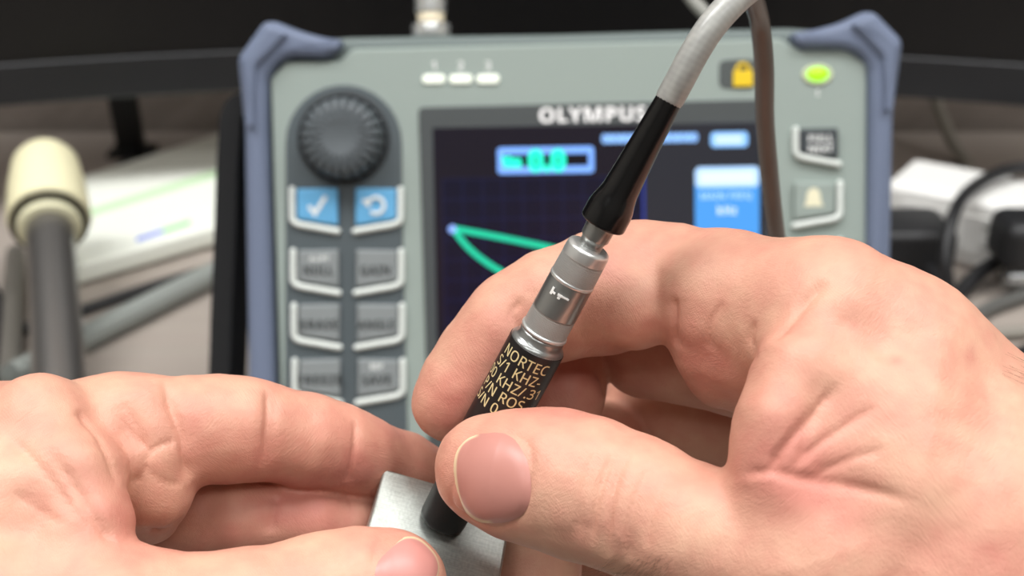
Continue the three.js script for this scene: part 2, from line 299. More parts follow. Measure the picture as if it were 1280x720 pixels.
// ---------------------------------------------------------------- things on the desk, left side
{
  // capped tool leaning back
  const a = W(57, 208, 655), b = onDesk(78, 520, 0.014), dir = b.clone().sub(a), len = dir.length();
  const g = thing('capped_rod', b.clone(), 'steel tube with a fat cream coloured cap, left of the instrument', 'tool');
  g.quaternion.setFromUnitVectors(V(0, 1, 0), dir.clone().negate().normalize());
  const lat = (pr) => new THREE.LatheGeometry(pr.map(([r, y]) => new THREE.Vector2(r / 1000, y / 1000)), 48), T = len * 1000;
  const cream = std(0xe9e3bd, 0.5);
  mesh('tube', lat([[0, 0], [11.5, 0], [11.5, T - 34], [0, T - 34]]), std(0x8b8885, 0.3, 0.8), g);
  mesh('cap', lat([[12.5, T - 48], [19.5, T - 48.5], [20.4, T - 46], [19.2, T - 20], [17, T], [13.5, T + 6.5], [7, T + 9.5], [0, T + 10]]), cream, g);
  mesh('collar', lat([[11.5, T - 56], [15, T - 56], [15.6, T - 54.5], [15.6, T - 49], [11.5, T - 47]]), std(0xdedbba, 0.45), g);
  mesh('collar_ring', lat([[15, T - 51.8], [18.6, T - 51.8], [19, T - 51], [19, T - 49], [18.4, T - 48.2], [12, T - 48]]), std(0x4e4b3f, 0.4, 0.5), g);
}
{
  const c = [onDesk(62, 262), onDesk(290, 186), onDesk(312, 296), onDesk(75, 366)], ctr = c.reduce((s, p) => s.add(p), V()).multiplyScalar(0.25); ctr.y = DESK;
  const g = thing('flat_box', ctr, 'flat white box with pale green bands lying on the desk', 'box');
  const s = new THREE.Shape(c.map((p) => new THREE.Vector2(p.x - ctr.x, -(p.z - ctr.z))).reverse());
  mesh('lid', new THREE.ExtrudeGeometry(s, { depth: 0.006, bevelEnabled: true, bevelSize: 0.003, bevelThickness: 0.003, bevelSegments: 4 }).rotateX(-Math.PI / 2).translate(0, 0.005, 0), std(0xeef1e6, 0.5), g);
  const s2 = new THREE.Shape(c.map((p) => new THREE.Vector2((p.x - ctr.x) * 0.97, -(p.z - ctr.z) * 0.95)).reverse());
  mesh('tray', new THREE.ExtrudeGeometry(s2, { depth: 0.004, bevelEnabled: false }).rotateX(-Math.PI / 2), std(0xd9dcd0, 0.6), g);
  const band = (pts, color) => { const q = pts.map(([x, y]) => onDesk(x, y, 0.014)); const sh = new THREE.Shape(q.map((p) => new THREE.Vector2(p.x - ctr.x, -(p.z - ctr.z))).reverse()); return mesh('printed_band', new THREE.ExtrudeGeometry(sh, { depth: 0.0002, bevelEnabled: false }).rotateX(-Math.PI / 2).translate(0, 0.014, 0), std(color, 0.6), g); };
  band([[110, 262], [284, 208], [285, 217], [110, 272]], 0xc9e6bd); band([[170, 297], [204, 286], [204, 292], [171, 303]], 0x8f9fe6); band([[204, 286], [238, 275], [238, 281], [204, 292]], 0x9fdc9f);
}
{
  const braid = dataTex(128, (u, v) => 0.5 + 0.5 * Math.sin((u * 8 + v * 8) * 2 * Math.PI) * Math.sin((u * 8 - v * 8) * 2 * Math.PI)); braid.repeat.set(14, 1);
  const col = dataTex(128, (u, v) => { const k = 0.5 + 0.5 * Math.sin((u * 8 + v * 8) * 2 * Math.PI) * Math.sin((u * 8 - v * 8) * 2 * Math.PI); return [0.5 + 0.2 * k, 0.52 + 0.2 * k, 0.5 + 0.2 * k]; }, true); col.repeat.set(14, 1);
  const up = (p, h) => p.setY(DESK + h);
  solo('braided_cable', capped([up(onDesk(20, 486), 0.0068), up(onDesk(105, 440), 0.0068), up(onDesk(190, 396), 0.0068), up(onDesk(270, 356), 0.0068), up(onDesk(330, 330), 0.0068)], 0.0065, 120, 20), std(0xffffff, 0.55, 0.1, { map: col, bumpMap: braid, bumpScale: 0.0006 }), 'thick grey braided cable crossing the desk under the white box', 'cable');
  const blk = std(0x202022, 0.5);
  solo('desk_cable', capped([up(onDesk(10, 424), 0.0032), up(onDesk(60, 410), 0.0032), up(onDesk(130, 386), 0.0032), up(onDesk(200, 362), 0.0032), up(onDesk(270, 342), 0.0032), up(onDesk(330, 330), 0.0032)], 0.003, 80, 12), blk, 'thin black cable between the white box and the braided cable', 'cable');
  solo('desk_cable', capped([W(148, 96, 870), W(154, 140, 873), up(onDesk(166, 196), 0.004), up(onDesk(150, 216), 0.004), up(onDesk(120, 240), 0.004), up(onDesk(80, 262), 0.004)], 0.0026, 80, 12), blk, 'black cable running from the dark post towards the cream cap', 'cable');
  // dark post beneath the monitor
  const pa = onDesk(166, 192), pb = W(150, 104, 845);
  const gp = thing('post', pa.clone(), 'narrow black post below the left part of the monitor', 'post');
  const dv = pb.clone().sub(pa), pg = new RoundedBoxGeometry(0.018, dv.length(), 0.012, 2, 0.002).translate(0, dv.length() / 2, 0);
  const ps = mesh('bar', pg, std(0x101012, 0.6), gp); ps.quaternion.setFromUnitVectors(V(0, 1, 0), dv.clone().normalize());
  mesh('foot', new RoundedBoxGeometry(0.03, 0.004, 0.024, 2, 0.001).translate(0, 0.002, 0), std(0x101012, 0.6), gp);
  solo('grey_rod', capped([up(onDesk(22, 330), 0.006), up(onDesk(15, 480), 0.006)], 0.0055, 8, 14), std(0x77736c, 0.4, 0.3), 'short grey rod on the desk at the left edge, beside the steel tube', 'rod');
  solo('desk_cable', capped([up(onDesk(-30, 350), 0.005), up(onDesk(4, 400), 0.005), up(onDesk(6, 440), 0.005), up(onDesk(-10, 480), 0.005)], 0.0048, 40, 12), blk, 'black cable curving at the far left edge of the desk', 'cable');
}
// ---------------------------------------------------------------- right side
{
  const a = onDesk(1105, 226, 0.042), b = onDesk(1330, 270, 0.042), far = onDesk(1118, 192, 0.042), dx = b.x - a.x, dz = b.z - a.z, len = Math.hypot(dx, dz);
  const g = thing('power_strip', V(a.x, DESK, a.z), 'white power strip standing on the desk right of the instrument', 'power strip');
  g.rotation.y = Math.atan2(-dz, dx);
  const D = Math.abs(far.z - a.z) + 0.004, H = 0.042;
  mesh('body', new RoundedBoxGeometry(len, H, D, 5, 0.006).translate(len / 2, H / 2, -D / 2), std(0xe9e8e4, 0.45), g);
  const slotM = std(0x8b8a86, 0.6);
  for (let i = 0; i < 4; i++) {
    const o = mesh('outlet', new RoundedBoxGeometry(0.03, 0.0225, 0.0014, 2, 0.0005).translate(0.026 + i * 0.036, H * 0.5, 0.0004), std(0xdad9d5, 0.5), g);
    for (const s of [-1, 1]) mesh('slot', new THREE.BoxGeometry(0.008, 0.0018, 0.001).translate(0.026 + i * 0.036, H * 0.5 + s * 0.006, 0.0009), slotM, o);
  }
}
{
  const blk = std(0x1c1c1e, 0.5), up = (p, h) => p.setY(DESK + h), gr = std(0x5b5b58, 0.5);
  // power adapter beside the instrument
  const p = onDesk(1120, 340); const ad = thing('power_adapter', V(p.x, DESK, p.z), 'black power adapter in front of the white power strip', 'adapter');
  mesh('body', new RoundedBoxGeometry(0.05, 0.032, 0.042, 4, 0.005).translate(0, 0.016, 0), blk, ad);
  mesh('cable', capped([V(0.01, 0.012, 0.015), V(0.012, 0.01, 0.03), V(0.006, 0.006, 0.06), V(-0.01, 0.005, 0.1)], 0.003, 30, 10), blk, ad);
  solo('looped_cable', capped([onDesk(1330, 206, 0.05), onDesk(1262, 212, 0.05), onDesk(1214, 236, 0.049), onDesk(1190, 275, 0.046), onDesk(1182, 325, 0.03), onDesk(1188, 372, 0.012), onDesk(1204, 420, 0.0036), onDesk(1240, 470, 0.0036)], 0.0034, 90, 12), blk, 'black cable arching over the white power strip', 'cable');
  const q = W(1284, 299, 655); const pl = thing('wall_plug', q, 'bulky black plug with a silver tip pushed into the power strip', 'plug');
  mesh('body', new RoundedBoxGeometry(0.046, 0.028, 0.034, 4, 0.008).translate(0.006, 0, 0), blk, pl);
  mesh('silver_tip', new THREE.CylinderGeometry(0.0055, 0.006, 0.014, 20).rotateZ(Math.PI / 2).translate(-0.004, -0.0185, 0.008), std(0xc8cacb, 0.25, 0.8), pl);
  solo('right_cable', capped([up(onDesk(1330, 318), 0.013), up(onDesk(1280, 336), 0.0125), up(onDesk(1228, 358), 0.011), up(onDesk(1185, 388), 0.0045), up(onDesk(1130, 430), 0.0045)], 0.0042, 60, 12), blk, 'thick black cable below the silver tipped plug', 'cable');
  solo('right_cable', capped([up(onDesk(1340, 356), 0.004), up(onDesk(1280, 378), 0.004), up(onDesk(1225, 400), 0.004), up(onDesk(1190, 440), 0.004)], 0.0038, 60, 12), gr, 'grey cable in front of the thick black cable', 'cable');
  solo('right_cable', capped([up(onDesk(1340, 420), 0.0035), up(onDesk(1270, 424), 0.0035), up(onDesk(1232, 430), 0.0035), up(onDesk(1200, 470), 0.0035)], 0.0034, 60, 12), std(0x8a857c, 0.5), 'pale grey cable nearest to the right wrist', 'cable');
  solo('right_cable', capped([up(onDesk(1340, 440), 0.0032), up(onDesk(1282, 445), 0.0032), up(onDesk(1245, 470), 0.0032)], 0.0032, 60, 12), blk, 'thin black cable just above the right wrist', 'cable');
  solo('hanging_cable', capped([W(1162, 96, 870), W(1175, 140, 868), W(1192, 180, 862), up(onDesk(1206, 206), 0.003), up(onDesk(1216, 232), 0.003)], 0.0042, 50, 12), std(0x9b978c, 0.5), 'pale grey cable hanging below the right part of the monitor', 'cable');
}

// ---------------------------------------------------------------- the probe (mm along its axis)
const pA = P(552, 651, 186), pB = P(845, 109, 160), pAx = pB.clone().sub(pA), pLen = pAx.length(); pAx.normalize();
const alongY = (py) => { const k = (360 - py) / FPX; return -(pA.y + k * pA.z) / (pAx.y + k * pAx.z); };   // s (mm) where the axis shows at image row py
const probe = thing('probe', W(552, 651, 186), 'slim black and steel pencil probe held against the metal block', 'probe');
{
  const axW = pAx.clone().transformDirection(CM);
  probe.quaternion.setFromUnitVectors(V(0, 1, 0), axW);
  const s = (py) => alongY(py), R = (py, half) => half * -(pA.z + pAx.z * s(py)) / FPX;
  const lathe = (pr, n = 64) => { const g = new THREE.LatheGeometry(pr.map(([py, half]) => new THREE.Vector2(Math.max(0, R(py, half)) / 1000, s(py) / 1000)), n); return g; };
  const black = std(0x0c0c0d, 0.42), steel = std(0xd6d7d4, 0.3, 0.7), steelD = std(0xa2a4a2, 0.28, 0.85), rubberBlack = std(0x0b0b0c, 0.2);
  mesh('tip', lathe([[651, 0], [651, 27], [650, 28.6], [646, 29.5], [600, 31], [560, 33], [558, 0]]), std(0x141414, 0.5), probe);
  // printed body: u runs round, v along
  const y0 = 560, y1 = 430, sb = s(y0), st = s(y1), rb = R(495, 37), circ = 2 * Math.PI * rb, len = st - sb;
  const tx = canvasTex(1024, 1024, (g, w, h) => {
    g.fillStyle = '#0e0e0f'; g.fillRect(0, 0, w, h);
    const kx = w / circ, ky = h / len;
    ['NORTEC', 'S/1 KHZ-', '00 KHZ/.31', 'P/N ROS', 'S/N 0'].forEach((t, i) => {
      g.save(); g.translate(w * 0.5, (1.75 + i * 2.08) * ky); g.scale(kx / ky, 1); g.font = `${2.2 * ky}px sans-serif`; g.textBaseline = 'middle'; g.textAlign = 'left'; g.fillStyle = '#d9c894'; g.strokeStyle = '#d9c894'; g.lineWidth = 0.02 * ky; const x = [-4.5, -4.9, -6.0, -5.6, -5.8][i] * ky; g.fillText(t, x, 0); g.strokeText(t, x, 0); g.restore();
    });
  });
  const body = new THREE.CylinderGeometry(R(440, 36.5) / 1000, R(550, 36.5) / 1000, len / 1000, 96, 1, true).translate(0, (sb + len / 2) / 1000, 0);
  const bm = mesh('body', merge([body, lathe([[560, 0], [560, 36.4], [559, 36.8]]), lathe([[431, 36.5], [429, 35.5], [429, 0]])]), std(0xffffff, 0.42, 0, { map: tx }), probe);
  // turn so the middle of the print faces up towards the lens
  const toEye = V(0, EYE_Y, 0).sub(probe.position).normalize(), loc = toEye.applyQuaternion(probe.quaternion.clone().invert()), want = Math.atan2(loc.x, loc.z);
  bm.rotation.y = want + Math.PI;
  const knurl = dataTex(128, (u, v) => Math.min(1, 0.5 + 0.5 * Math.sin((u + v) * 2 * Math.PI * 3)) * (0.5 + 0.5 * Math.sin((u - v) * 2 * Math.PI * 3))); knurl.repeat.set(40, 5);
  const knm = std(0xc2c4c0, 0.42, 0.6, { bumpMap: knurl, bumpScale: 0.00018 });
  mesh('lower_band', lathe([[433, 0], [433, 35.4], [431, 36], [428, 35.6], [425.5, 33], [424, 30.5], [419, 29.8], [414, 29.4], [413, 0]]), steelD, probe);
  mesh('lower_ring', lathe([[415, 0], [415, 30.6], [413.5, 31], [411.5, 30.6], [411, 28], [411, 0]]), steel, probe);
  mesh('lower_knurl', lathe([[411.5, 28], [410.5, 29.2], [391, 29], [389.5, 28]]), knm, probe);
  mesh('sleeve', lathe([[390, 28], [389, 29.4], [352, 29], [350.5, 28]]), steelD, probe);
  mesh('upper_ring', lathe([[351, 27.5], [350.5, 29.6], [347.5, 29.6], [347, 27.5]]), steel, probe);
  mesh('upper_knurl', lathe([[347.5, 27.5], [346.5, 29], [324, 28.6], [322.5, 28]]), knm, probe);
  mesh('top_rim', lathe([[323, 27.6], [322, 28.8], [312, 28.6], [309, 27.4], [307, 22], [308, 0]]), steel, probe);
  mesh('neck', lathe([[310, 15.5], [303, 15.2], [299, 16], [296, 18.6], [285, 18.9], [270, 18.9], [270, 0]]), steelD, probe);
  mesh('boot', lathe([[279, 0], [279, 28.4], [278, 29.4], [276, 29.8], [262, 29.6], [255, 28.4], [247, 25.8], [238, 23.6], [215, 22], [180, 20], [140, 17.8], [116, 16.6], [113, 15.8], [113, 0]], 48), rubberBlack, probe);
  // engraved arrow and dots on the sleeve
  const mk = (u, py, w, h) => { const sy = s(py) / 1000, r = R(py, 31.3) / 1000, a = want + u; return new THREE.BoxGeometry(w, h, 0.00008).translate(0, 0, r).rotateY(a).translate(0, sy, 0); };
  mesh('engraved_mark', merge([mk(-0.5, 362, 0.00035, 0.0011), mk(-0.42, 363, 0.0007, 0.0003), mk(-0.12, 362, 0.0007, 0.00035), mk(0.1, 362, 0.0012, 0.00025), mk(-0.12, 365, 0.0004, 0.0003)]), std(0xf0f0ec, 0.6), probe);
  // cable leaving the boot, a part of the probe
  const pts = [P(838, 122, 160.6), P(852, 96, 159.4), P(868, 66, 158.5), P(890, 32, 158), P(915, 4, 158.5), P(938, -14, 160), P(975, -40, 165), P(1040, -70, 180), P(1130, -90, 210), P(1230, -60, 270)].map((p) => p.multiplyScalar(0.001).applyMatrix4(CM)).map((p) => probe.worldToLocal(p));
  probe.updateMatrixWorld(true);
}
probe.updateMatrixWorld(true);
const toLocal = (o, pts) => pts.map((p) => o.worldToLocal(p.clone()));
const braidTex = dataTex(256, (u, v) => { const k = Math.sin((u * 10 + v * 6) * 2 * Math.PI) * Math.sin((u * 10 - v * 6) * 2 * Math.PI), n = 0.5 + 0.4 * torus2(u, v, 10, 4); return [0.57 + 0.018 * k + 0.14 * n, 0.57 + 0.018 * k + 0.14 * n, 0.555 + 0.018 * k + 0.13 * n]; }, true); braidTex.repeat.set(10, 1);
mesh('cable', capped(toLocal(probe, [W(838, 122, 160.6), W(852, 96, 159.4), W(868, 66, 158.5), W(890, 32, 158), W(915, 4, 158.5), W(938, -16, 160), W(975, -40, 165), W(1040, -70, 180), W(1130, -90, 210), W(1230, -60, 270)]), 0.00192, 120, 20), phys(0xffffff, 0.35, { map: braidTex, clearcoat: 0.4, clearcoatRoughness: 0.25 }), probe);
solo('dark_cable', capped([W(900, -130, 190), W(925, -40, 196), W(940, -6, 205), W(950, 30, 215), W(955, 80, 220), W(956, 150, 228), W(962, 220, 236), W(970, 290, 246), W(990, 400, 275), W(1040, 480, 330), W(1110, 520, 400), onDesk(1160, 560, 0.002)], 0.00175, 140, 16), phys(0x57504a, 0.4, { clearcoat: 0.3 }), 'dark brownish cable hanging down behind the hand in front of the instrument', 'cable');

// ---------------------------------------------------------------- the metal block
{
  const c = P(480, 585, 190), e1 = P(440, 730, 175).sub(c).normalize(), e2 = P(640, 620, 193).sub(c); e2.addScaledVector(e1, -e2.dot(e1)).normalize();
  const n = e1.clone().cross(e2).normalize(), w = 20.9, l = 34, t = 6;
  const ctr = c.clone().addScaledVector(e2, w / 2).addScaledVector(e1, l / 2).addScaledVector(n, -t / 2);
  const g = new RoundedBoxGeometry(w / 1000, l / 1000, t / 1000, 3, 0.0005);
  const tx = dataTex(512, (u, v) => { const k = 0.7 + 0.09 * torus2(u, v, 5, 2) + 0.06 * noise.noise(u * 4, v * 220, 2) + 0.05 * noise.noise(u * 60, v * 60, 5); return [k * 0.97, k, k * 0.965]; }, true);
  const rg = dataTex(256, (u, v) => 0.42 + 0.1 * torus2(u, v, 8, 6) + 0.08 * noise.noise(u * 3, v * 120, 1));
  const m = mesh('metal_block', g, std(0xffffff, 0.9, 0.8, { map: tx, roughnessMap: rg }));
  m.position.copy(ctr).multiplyScalar(0.001).applyMatrix4(CM);
  m.quaternion.setFromRotationMatrix(new THREE.Matrix4().makeBasis(e2, e1.clone().negate(), n)).premultiply(camera.quaternion);
  tag(m, 'small brushed aluminium test block held by the left fingers', 'block');
}

// ---------------------------------------------------------------- hands
// a hand is one field: chains of tapered capsules joined by smooth minima, meshed by surface nets
const smin = (a, b, k) => { const h = Math.max(k - Math.abs(a - b), 0) / k; return Math.min(a, b) - h * h * k * 0.25; };
function compile(groups) {                                    // groups: [{ k, join, prims: [[px,py,d,rpx, px,py,d,rpx], ...] }]
  const G = groups.map((g) => ({ k: g.k, join: g.join, prims: g.chains.flatMap((ch) => ch.length === 1 ? [[ch[0], ch[0]]] : ch.slice(1).map((b, i) => [ch[i], b])).map(([a, b]) => {
    const A = P(a[0], a[1], a[2]), B = P(b[0], b[1], b[2]), ra = a[3] * a[2] / FPX, rb = b[3] * b[2] / FPX, ba = B.clone().sub(A);
    return [A.x, A.y, A.z, ba.x, ba.y, ba.z, 1 / Math.max(1e-6, ba.lengthSq()), ra, rb];
  }) }));
  const f = (x, y, z) => {
    let total = 1e3;
    for (const g of G) {
      let d = 1e3;
      for (const p of g.prims) {
        const ax = x - p[0], ay = y - p[1], az = z - p[2]; let h = (ax * p[3] + ay * p[4] + az * p[5]) * p[6]; h = h < 0 ? 0 : h > 1 ? 1 : h;
        const qx = ax - p[3] * h, qy = ay - p[4] * h, qz = az - p[5] * h, q = Math.sqrt(qx * qx + qy * qy + qz * qz) - (p[7] + (p[8] - p[7]) * h);
        d = smin(d, q, g.k);
      }
      total = smin(total, d, g.join);
    }
    return total;
  };
  const box = new THREE.Box3();
  for (const g of G) for (const p of g.prims) for (const h of [0, 1]) { const r = p[7 + h] + 3; box.expandByPoint(V(p[0] + p[3] * h - r, p[1] + p[4] * h - r, p[2] + p[5] * h - r)); box.expandByPoint(V(p[0] + p[3] * h + r, p[1] + p[4] * h + r, p[2] + p[5] * h + r)); }
  return { f, box };
}
function grad(f, p, e = 0.05) { return V(f(p.x + e, p.y, p.z) - f(p.x - e, p.y, p.z), f(p.x, p.y + e, p.z) - f(p.x, p.y - e, p.z), f(p.x, p.y, p.z + e) - f(p.x, p.y, p.z - e)).normalize(); }
function hit(F, px, py) {                                     // where a sight line meets the skin, mm
  const dir = P(px, py, 1); const len = dir.length(); dir.divideScalar(len); let t = 110;
  for (let i = 0; i < 120; i++) { const d = F.f(dir.x * t, dir.y * t, dir.z * t); t += d * 0.85; if (d < 0.005 || t > 300) break; }
  return t > 299 ? null : dir.multiplyScalar(t);
}
function nets(F, cell) {
  const { f, box } = F, B = 8, nx = Math.ceil((box.max.x - box.min.x) / cell / B) * B, ny = Math.ceil((box.max.y - box.min.y) / cell / B) * B, nz = Math.ceil((box.max.z - box.min.z) / cell / B) * B;
  const sx = nx + 1, sy = ny + 1, sz = nz + 1, val = new Float32Array(sx * sy * sz).fill(NaN), id = (i, j, k) => i + sx * (j + sy * k), ox = box.min.x, oy = box.min.y, oz = box.min.z;
  const at = (i, j, k) => { const q = id(i, j, k); let v = val[q]; if (v !== v) { v = f(ox + i * cell, oy + j * cell, oz + k * cell); val[q] = v; } return v; };
  const verts = [], vid = new Map(), cells = [], reach = cell * B * 0.5 * 1.74 * 1.15 + cell;
  for (let bk = 0; bk < nz; bk += B) for (let bj = 0; bj < ny; bj += B) for (let bi = 0; bi < nx; bi += B) {
    if (Math.abs(f(ox + (bi + B / 2) * cell, oy + (bj + B / 2) * cell, oz + (bk + B / 2) * cell)) > reach) continue;
    for (let k = bk; k < bk + B; k++) for (let j = bj; j < bj + B; j++) for (let i = bi; i < bi + B; i++) {
      const v = [at(i, j, k), at(i + 1, j, k), at(i, j + 1, k), at(i + 1, j + 1, k), at(i, j, k + 1), at(i + 1, j, k + 1), at(i, j + 1, k + 1), at(i + 1, j + 1, k + 1)];
      let m = 0; for (let q = 0; q < 8; q++) if (v[q] < 0) m |= 1 << q;
      if (m === 0 || m === 255) continue;
      let X = 0, Y = 0, Z = 0, n = 0;
      const edge = (a, b) => { if ((v[a] < 0) !== (v[b] < 0)) { const t = v[a] / (v[a] - v[b]); X += (a & 1) + ((b & 1) - (a & 1)) * t; Y += ((a >> 1) & 1) + (((b >> 1) & 1) - ((a >> 1) & 1)) * t; Z += (a >> 2) + ((b >> 2) - (a >> 2)) * t; n++; } };
      edge(0, 1); edge(2, 3); edge(4, 5); edge(6, 7); edge(0, 2); edge(1, 3); edge(4, 6); edge(5, 7); edge(0, 4); edge(1, 5); edge(2, 6); edge(3, 7);
      const p = V(ox + (i + X / n) * cell, oy + (j + Y / n) * cell, oz + (k + Z / n) * cell);
      for (let r = 0; r < 2; r++) p.addScaledVector(grad(f, p), -f(p.x, p.y, p.z));
      vid.set(id(i, j, k), verts.length); verts.push(p); cells.push([i, j, k]);
    }
  }
  const idx = [], S = [1, sx, sx * sy];
  for (const [i, j, k] of cells) {
    const q = id(i, j, k), v0 = val[q];
    for (let a = 0; a < 3; a++) {
      const v1 = val[q + S[a]]; if (v1 !== v1 || (v0 < 0) === (v1 < 0)) continue;
      const b = (a + 1) % 3, c = (a + 2) % 3, w = [q, q - S[b], q - S[b] - S[c], q - S[c]].map((z) => vid.get(z)); if (w.some((z) => z === undefined)) continue;
      v0 < 0 ? idx.push(w[0], w[1], w[2], w[0], w[2], w[3]) : idx.push(w[0], w[2], w[1], w[0], w[3], w[2]);
    }
  }
  return { verts, idx };
}
const skinBump = dataTex(1024, (u, v) => {                    // fine crossing skin lines and pores
  const a = torus2(u, v, 70, 1), b = torus2(u, v, 150, 5), l = Math.abs(Math.sin((u * 46 + v * 30 + 0.9 * torus2(u, v, 18, 8)) * 2 * Math.PI)), m = Math.abs(Math.sin((u * 34 - v * 44 + 0.9 * torus2(u, v, 16, 2)) * 2 * Math.PI));
  return THREE.MathUtils.clamp(0.45 + 0.2 * a + 0.12 * b + 0.16 * Math.min(l, m), 0, 1);
});
const skinMat = new THREE.MeshPhysicalMaterial({ color: 0xffffff, vertexColors: true, roughness: 0.5, bumpMap: skinBump, bumpScale: 0.0001, sheen: 0.25, sheenColor: C(0xffb09a), sheenRoughness: 0.5, specularIntensity: 0.8 });
const nailMat = new THREE.MeshPhysicalMaterial({ color: 0xffffff, vertexColors: true, roughness: 0.42, clearcoat: 0.12, clearcoatRoughness: 0.3 });
const TONE = C(0xd29e86), RED = C(0xc27166), PALE = C(0xdbb597);
function buildHand(name, label, groups, creases, bumps, flush, nails, base, hairs = [], cell = 0.5) {
  const F = compile(groups), { verts, idx } = nets(F, cell);
  const lines = creases.map((c) => {
    let pts = c.pts.map(([x, y]) => hit(F, x, y)).filter(Boolean); if (pts.length < 2) return null;
    if (pts.length > 2) pts = new THREE.CatmullRomCurve3(pts, !!c.closed).getPoints(pts.length * 4);
    return { pts, w: c.w, d: c.d, box: new THREE.Box3().setFromPoints(pts).expandByScalar(c.w * 7) };
  }).filter(Boolean);
  const lumps = bumps.map(([x, y, r, h]) => ({ p: hit(F, x, y), r, h })).filter((b) => b.p), red = flush.map(([x, y, r, a]) => ({ p: hit(F, x, y), r, a })).filter((b) => b.p);
  const seg = (p, a, b) => { const bx = b.x - a.x, by = b.y - a.y, bz = b.z - a.z, h = THREE.MathUtils.clamp(((p.x - a.x) * bx + (p.y - a.y) * by + (p.z - a.z) * bz) / (bx * bx + by * by + bz * bz + 1e-9), 0, 1); return [Math.hypot(p.x - a.x - bx * h, p.y - a.y - by * h, p.z - a.z - bz * h), h]; };
  const g = thing(name, base.clone().multiplyScalar(0.001).applyMatrix4(CM), label, 'hand');
  const pos = new Float32Array(verts.length * 3), col = new Float32Array(verts.length * 3), c = new THREE.Color(), M = CM.clone().multiply(new THREE.Matrix4().makeScale(0.001, 0.001, 0.001));
  const shift = (p) => {
    let h = 0;
    for (const l of lines) if (l.box.containsPoint(p)) {
      let best = 1e9, bt = 0; for (let i = 1; i < l.pts.length; i++) { const [d, t] = seg(p, l.pts[i - 1], l.pts[i]); if (d < best) { best = d; bt = (i - 1 + t) / (l.pts.length - 1); } }
      const q = best / l.w, fade = l.closed ? 1 : THREE.MathUtils.smoothstep(Math.min(bt, 1 - bt), -0.02, 0.2);
      h -= l.d * fade * (0.5 * Math.exp(-q * q) + 0.42 * Math.exp(-q * q / 12));
    }
    for (const b of lumps) { const q = p.distanceTo(b.p) / b.r; if (q < 2.5) h += b.h * Math.exp(-q * q); }
    h += 0.28 * noise.noise(p.x / 9, p.y / 9, p.z / 9) + 0.11 * noise.noise(p.x / 3.2 + 7, p.y / 3.2, p.z / 3.2) + 0.03 * noise.noise(p.x / 1.1, p.y / 1.1 + 3, p.z / 1.1);
    return h;
  };
  verts.forEach((p, i) => {
    const q = p.clone().addScaledVector(grad(F.f, p), shift(p));
    let r = 0.36 + 0.36 * noise.noise(p.x / 7 + 20, p.y / 7, p.z / 7) + 0.26 * noise.noise(p.x / 2.4, p.y / 2.4 + 9, p.z / 2.4) + 0.12 * noise.noise(p.x / 0.9, p.y / 0.9, p.z / 0.9); const y = 0.25 + 0.5 * noise.noise(p.x / 11 + 3, p.y / 11 + 5, p.z / 11);
    for (const f of red) { const k = p.distanceTo(f.p) / f.r; if (k < 2.2) r += f.a * Math.exp(-k * k); }
    c.copy(TONE).lerp(PALE, THREE.MathUtils.clamp(y, 0, 0.8)).lerp(RED, THREE.MathUtils.clamp(r * 0.62, 0, 0.75));
    q.applyMatrix4(M).sub(g.position); pos.set([q.x, q.y, q.z], i * 3); col.set([c.r, c.g, c.b], i * 3);
  });
  const raw = new THREE.BufferGeometry(); raw.setAttribute('position', new THREE.BufferAttribute(pos, 3)); raw.setIndex(idx); raw.computeVertexNormals();
  const nor = raw.attributes.normal.array, split = new Map(), order = [], axis = [], ix = new Uint32Array(idx.length);
  for (let t = 0; t < idx.length; t += 3) {                   // each face takes the texture along its dominant axis
    const n = [0, 1, 2].map((k) => Math.abs(nor[idx[t] * 3 + k] + nor[idx[t + 1] * 3 + k] + nor[idx[t + 2] * 3 + k])), ax = n[0] > n[1] && n[0] > n[2] ? 0 : n[1] > n[2] ? 1 : 2;
    for (let k = 0; k < 3; k++) { const key = idx[t + k] * 3 + ax; let q = split.get(key); if (q === undefined) { q = order.length; split.set(key, q); order.push(idx[t + k]); axis.push(ax); } ix[t + k] = q; }
  }
  const geo = new THREE.BufferGeometry(), N3 = order.length, a3 = [new Float32Array(N3 * 3), new Float32Array(N3 * 3), new Float32Array(N3 * 3)], a2 = new Float32Array(N3 * 2);
  order.forEach((v, i) => {
    for (let k = 0; k < 3; k++) { a3[0][i * 3 + k] = pos[v * 3 + k]; a3[1][i * 3 + k] = nor[v * 3 + k]; a3[2][i * 3 + k] = col[v * 3 + k]; }
    a2[i * 2] = pos[v * 3 + (axis[i] + 1) % 3] / 0.03; a2[i * 2 + 1] = pos[v * 3 + (axis[i] + 2) % 3] / 0.03;
  });
  ['position', 'normal', 'color'].forEach((k, i) => geo.setAttribute(k, new THREE.BufferAttribute(a3[i], 3))); geo.setAttribute('uv', new THREE.BufferAttribute(a2, 2)); geo.setIndex(new THREE.BufferAttribute(ix, 1));
  console.log(name, 'triangles', idx.length / 3);
  mesh('skin', geo, skinMat, g);
  if (hairs.length) {                                         // short dark hairs, too many to count
    const hs = [];
    for (const [x0, y0, x1, y1, n, dx, dy] of hairs) for (let i = 0; i < n; i++) {
      const h = hit(F, lerp(x0, x1, rnd()), lerp(y0, y1, rnd())); if (!h) continue;
      const nn = grad(F.f, h), l = 3 + 4 * rnd(), t = V(dx + 0.5 * (rnd() - 0.5), -dy + 0.5 * (rnd() - 0.5), 0.1); t.addScaledVector(nn, -t.dot(nn)).normalize();
      const q = [0, 0.5, 1].map((k) => h.clone().addScaledVector(t, l * k).addScaledVector(nn, -0.1 + 0.9 * k + rnd() * 0.3).applyMatrix4(M).sub(g.position));
      hs.push(new THREE.TubeGeometry(new THREE.CatmullRomCurve3(q), 4, 0.000012, 4, false));
    }
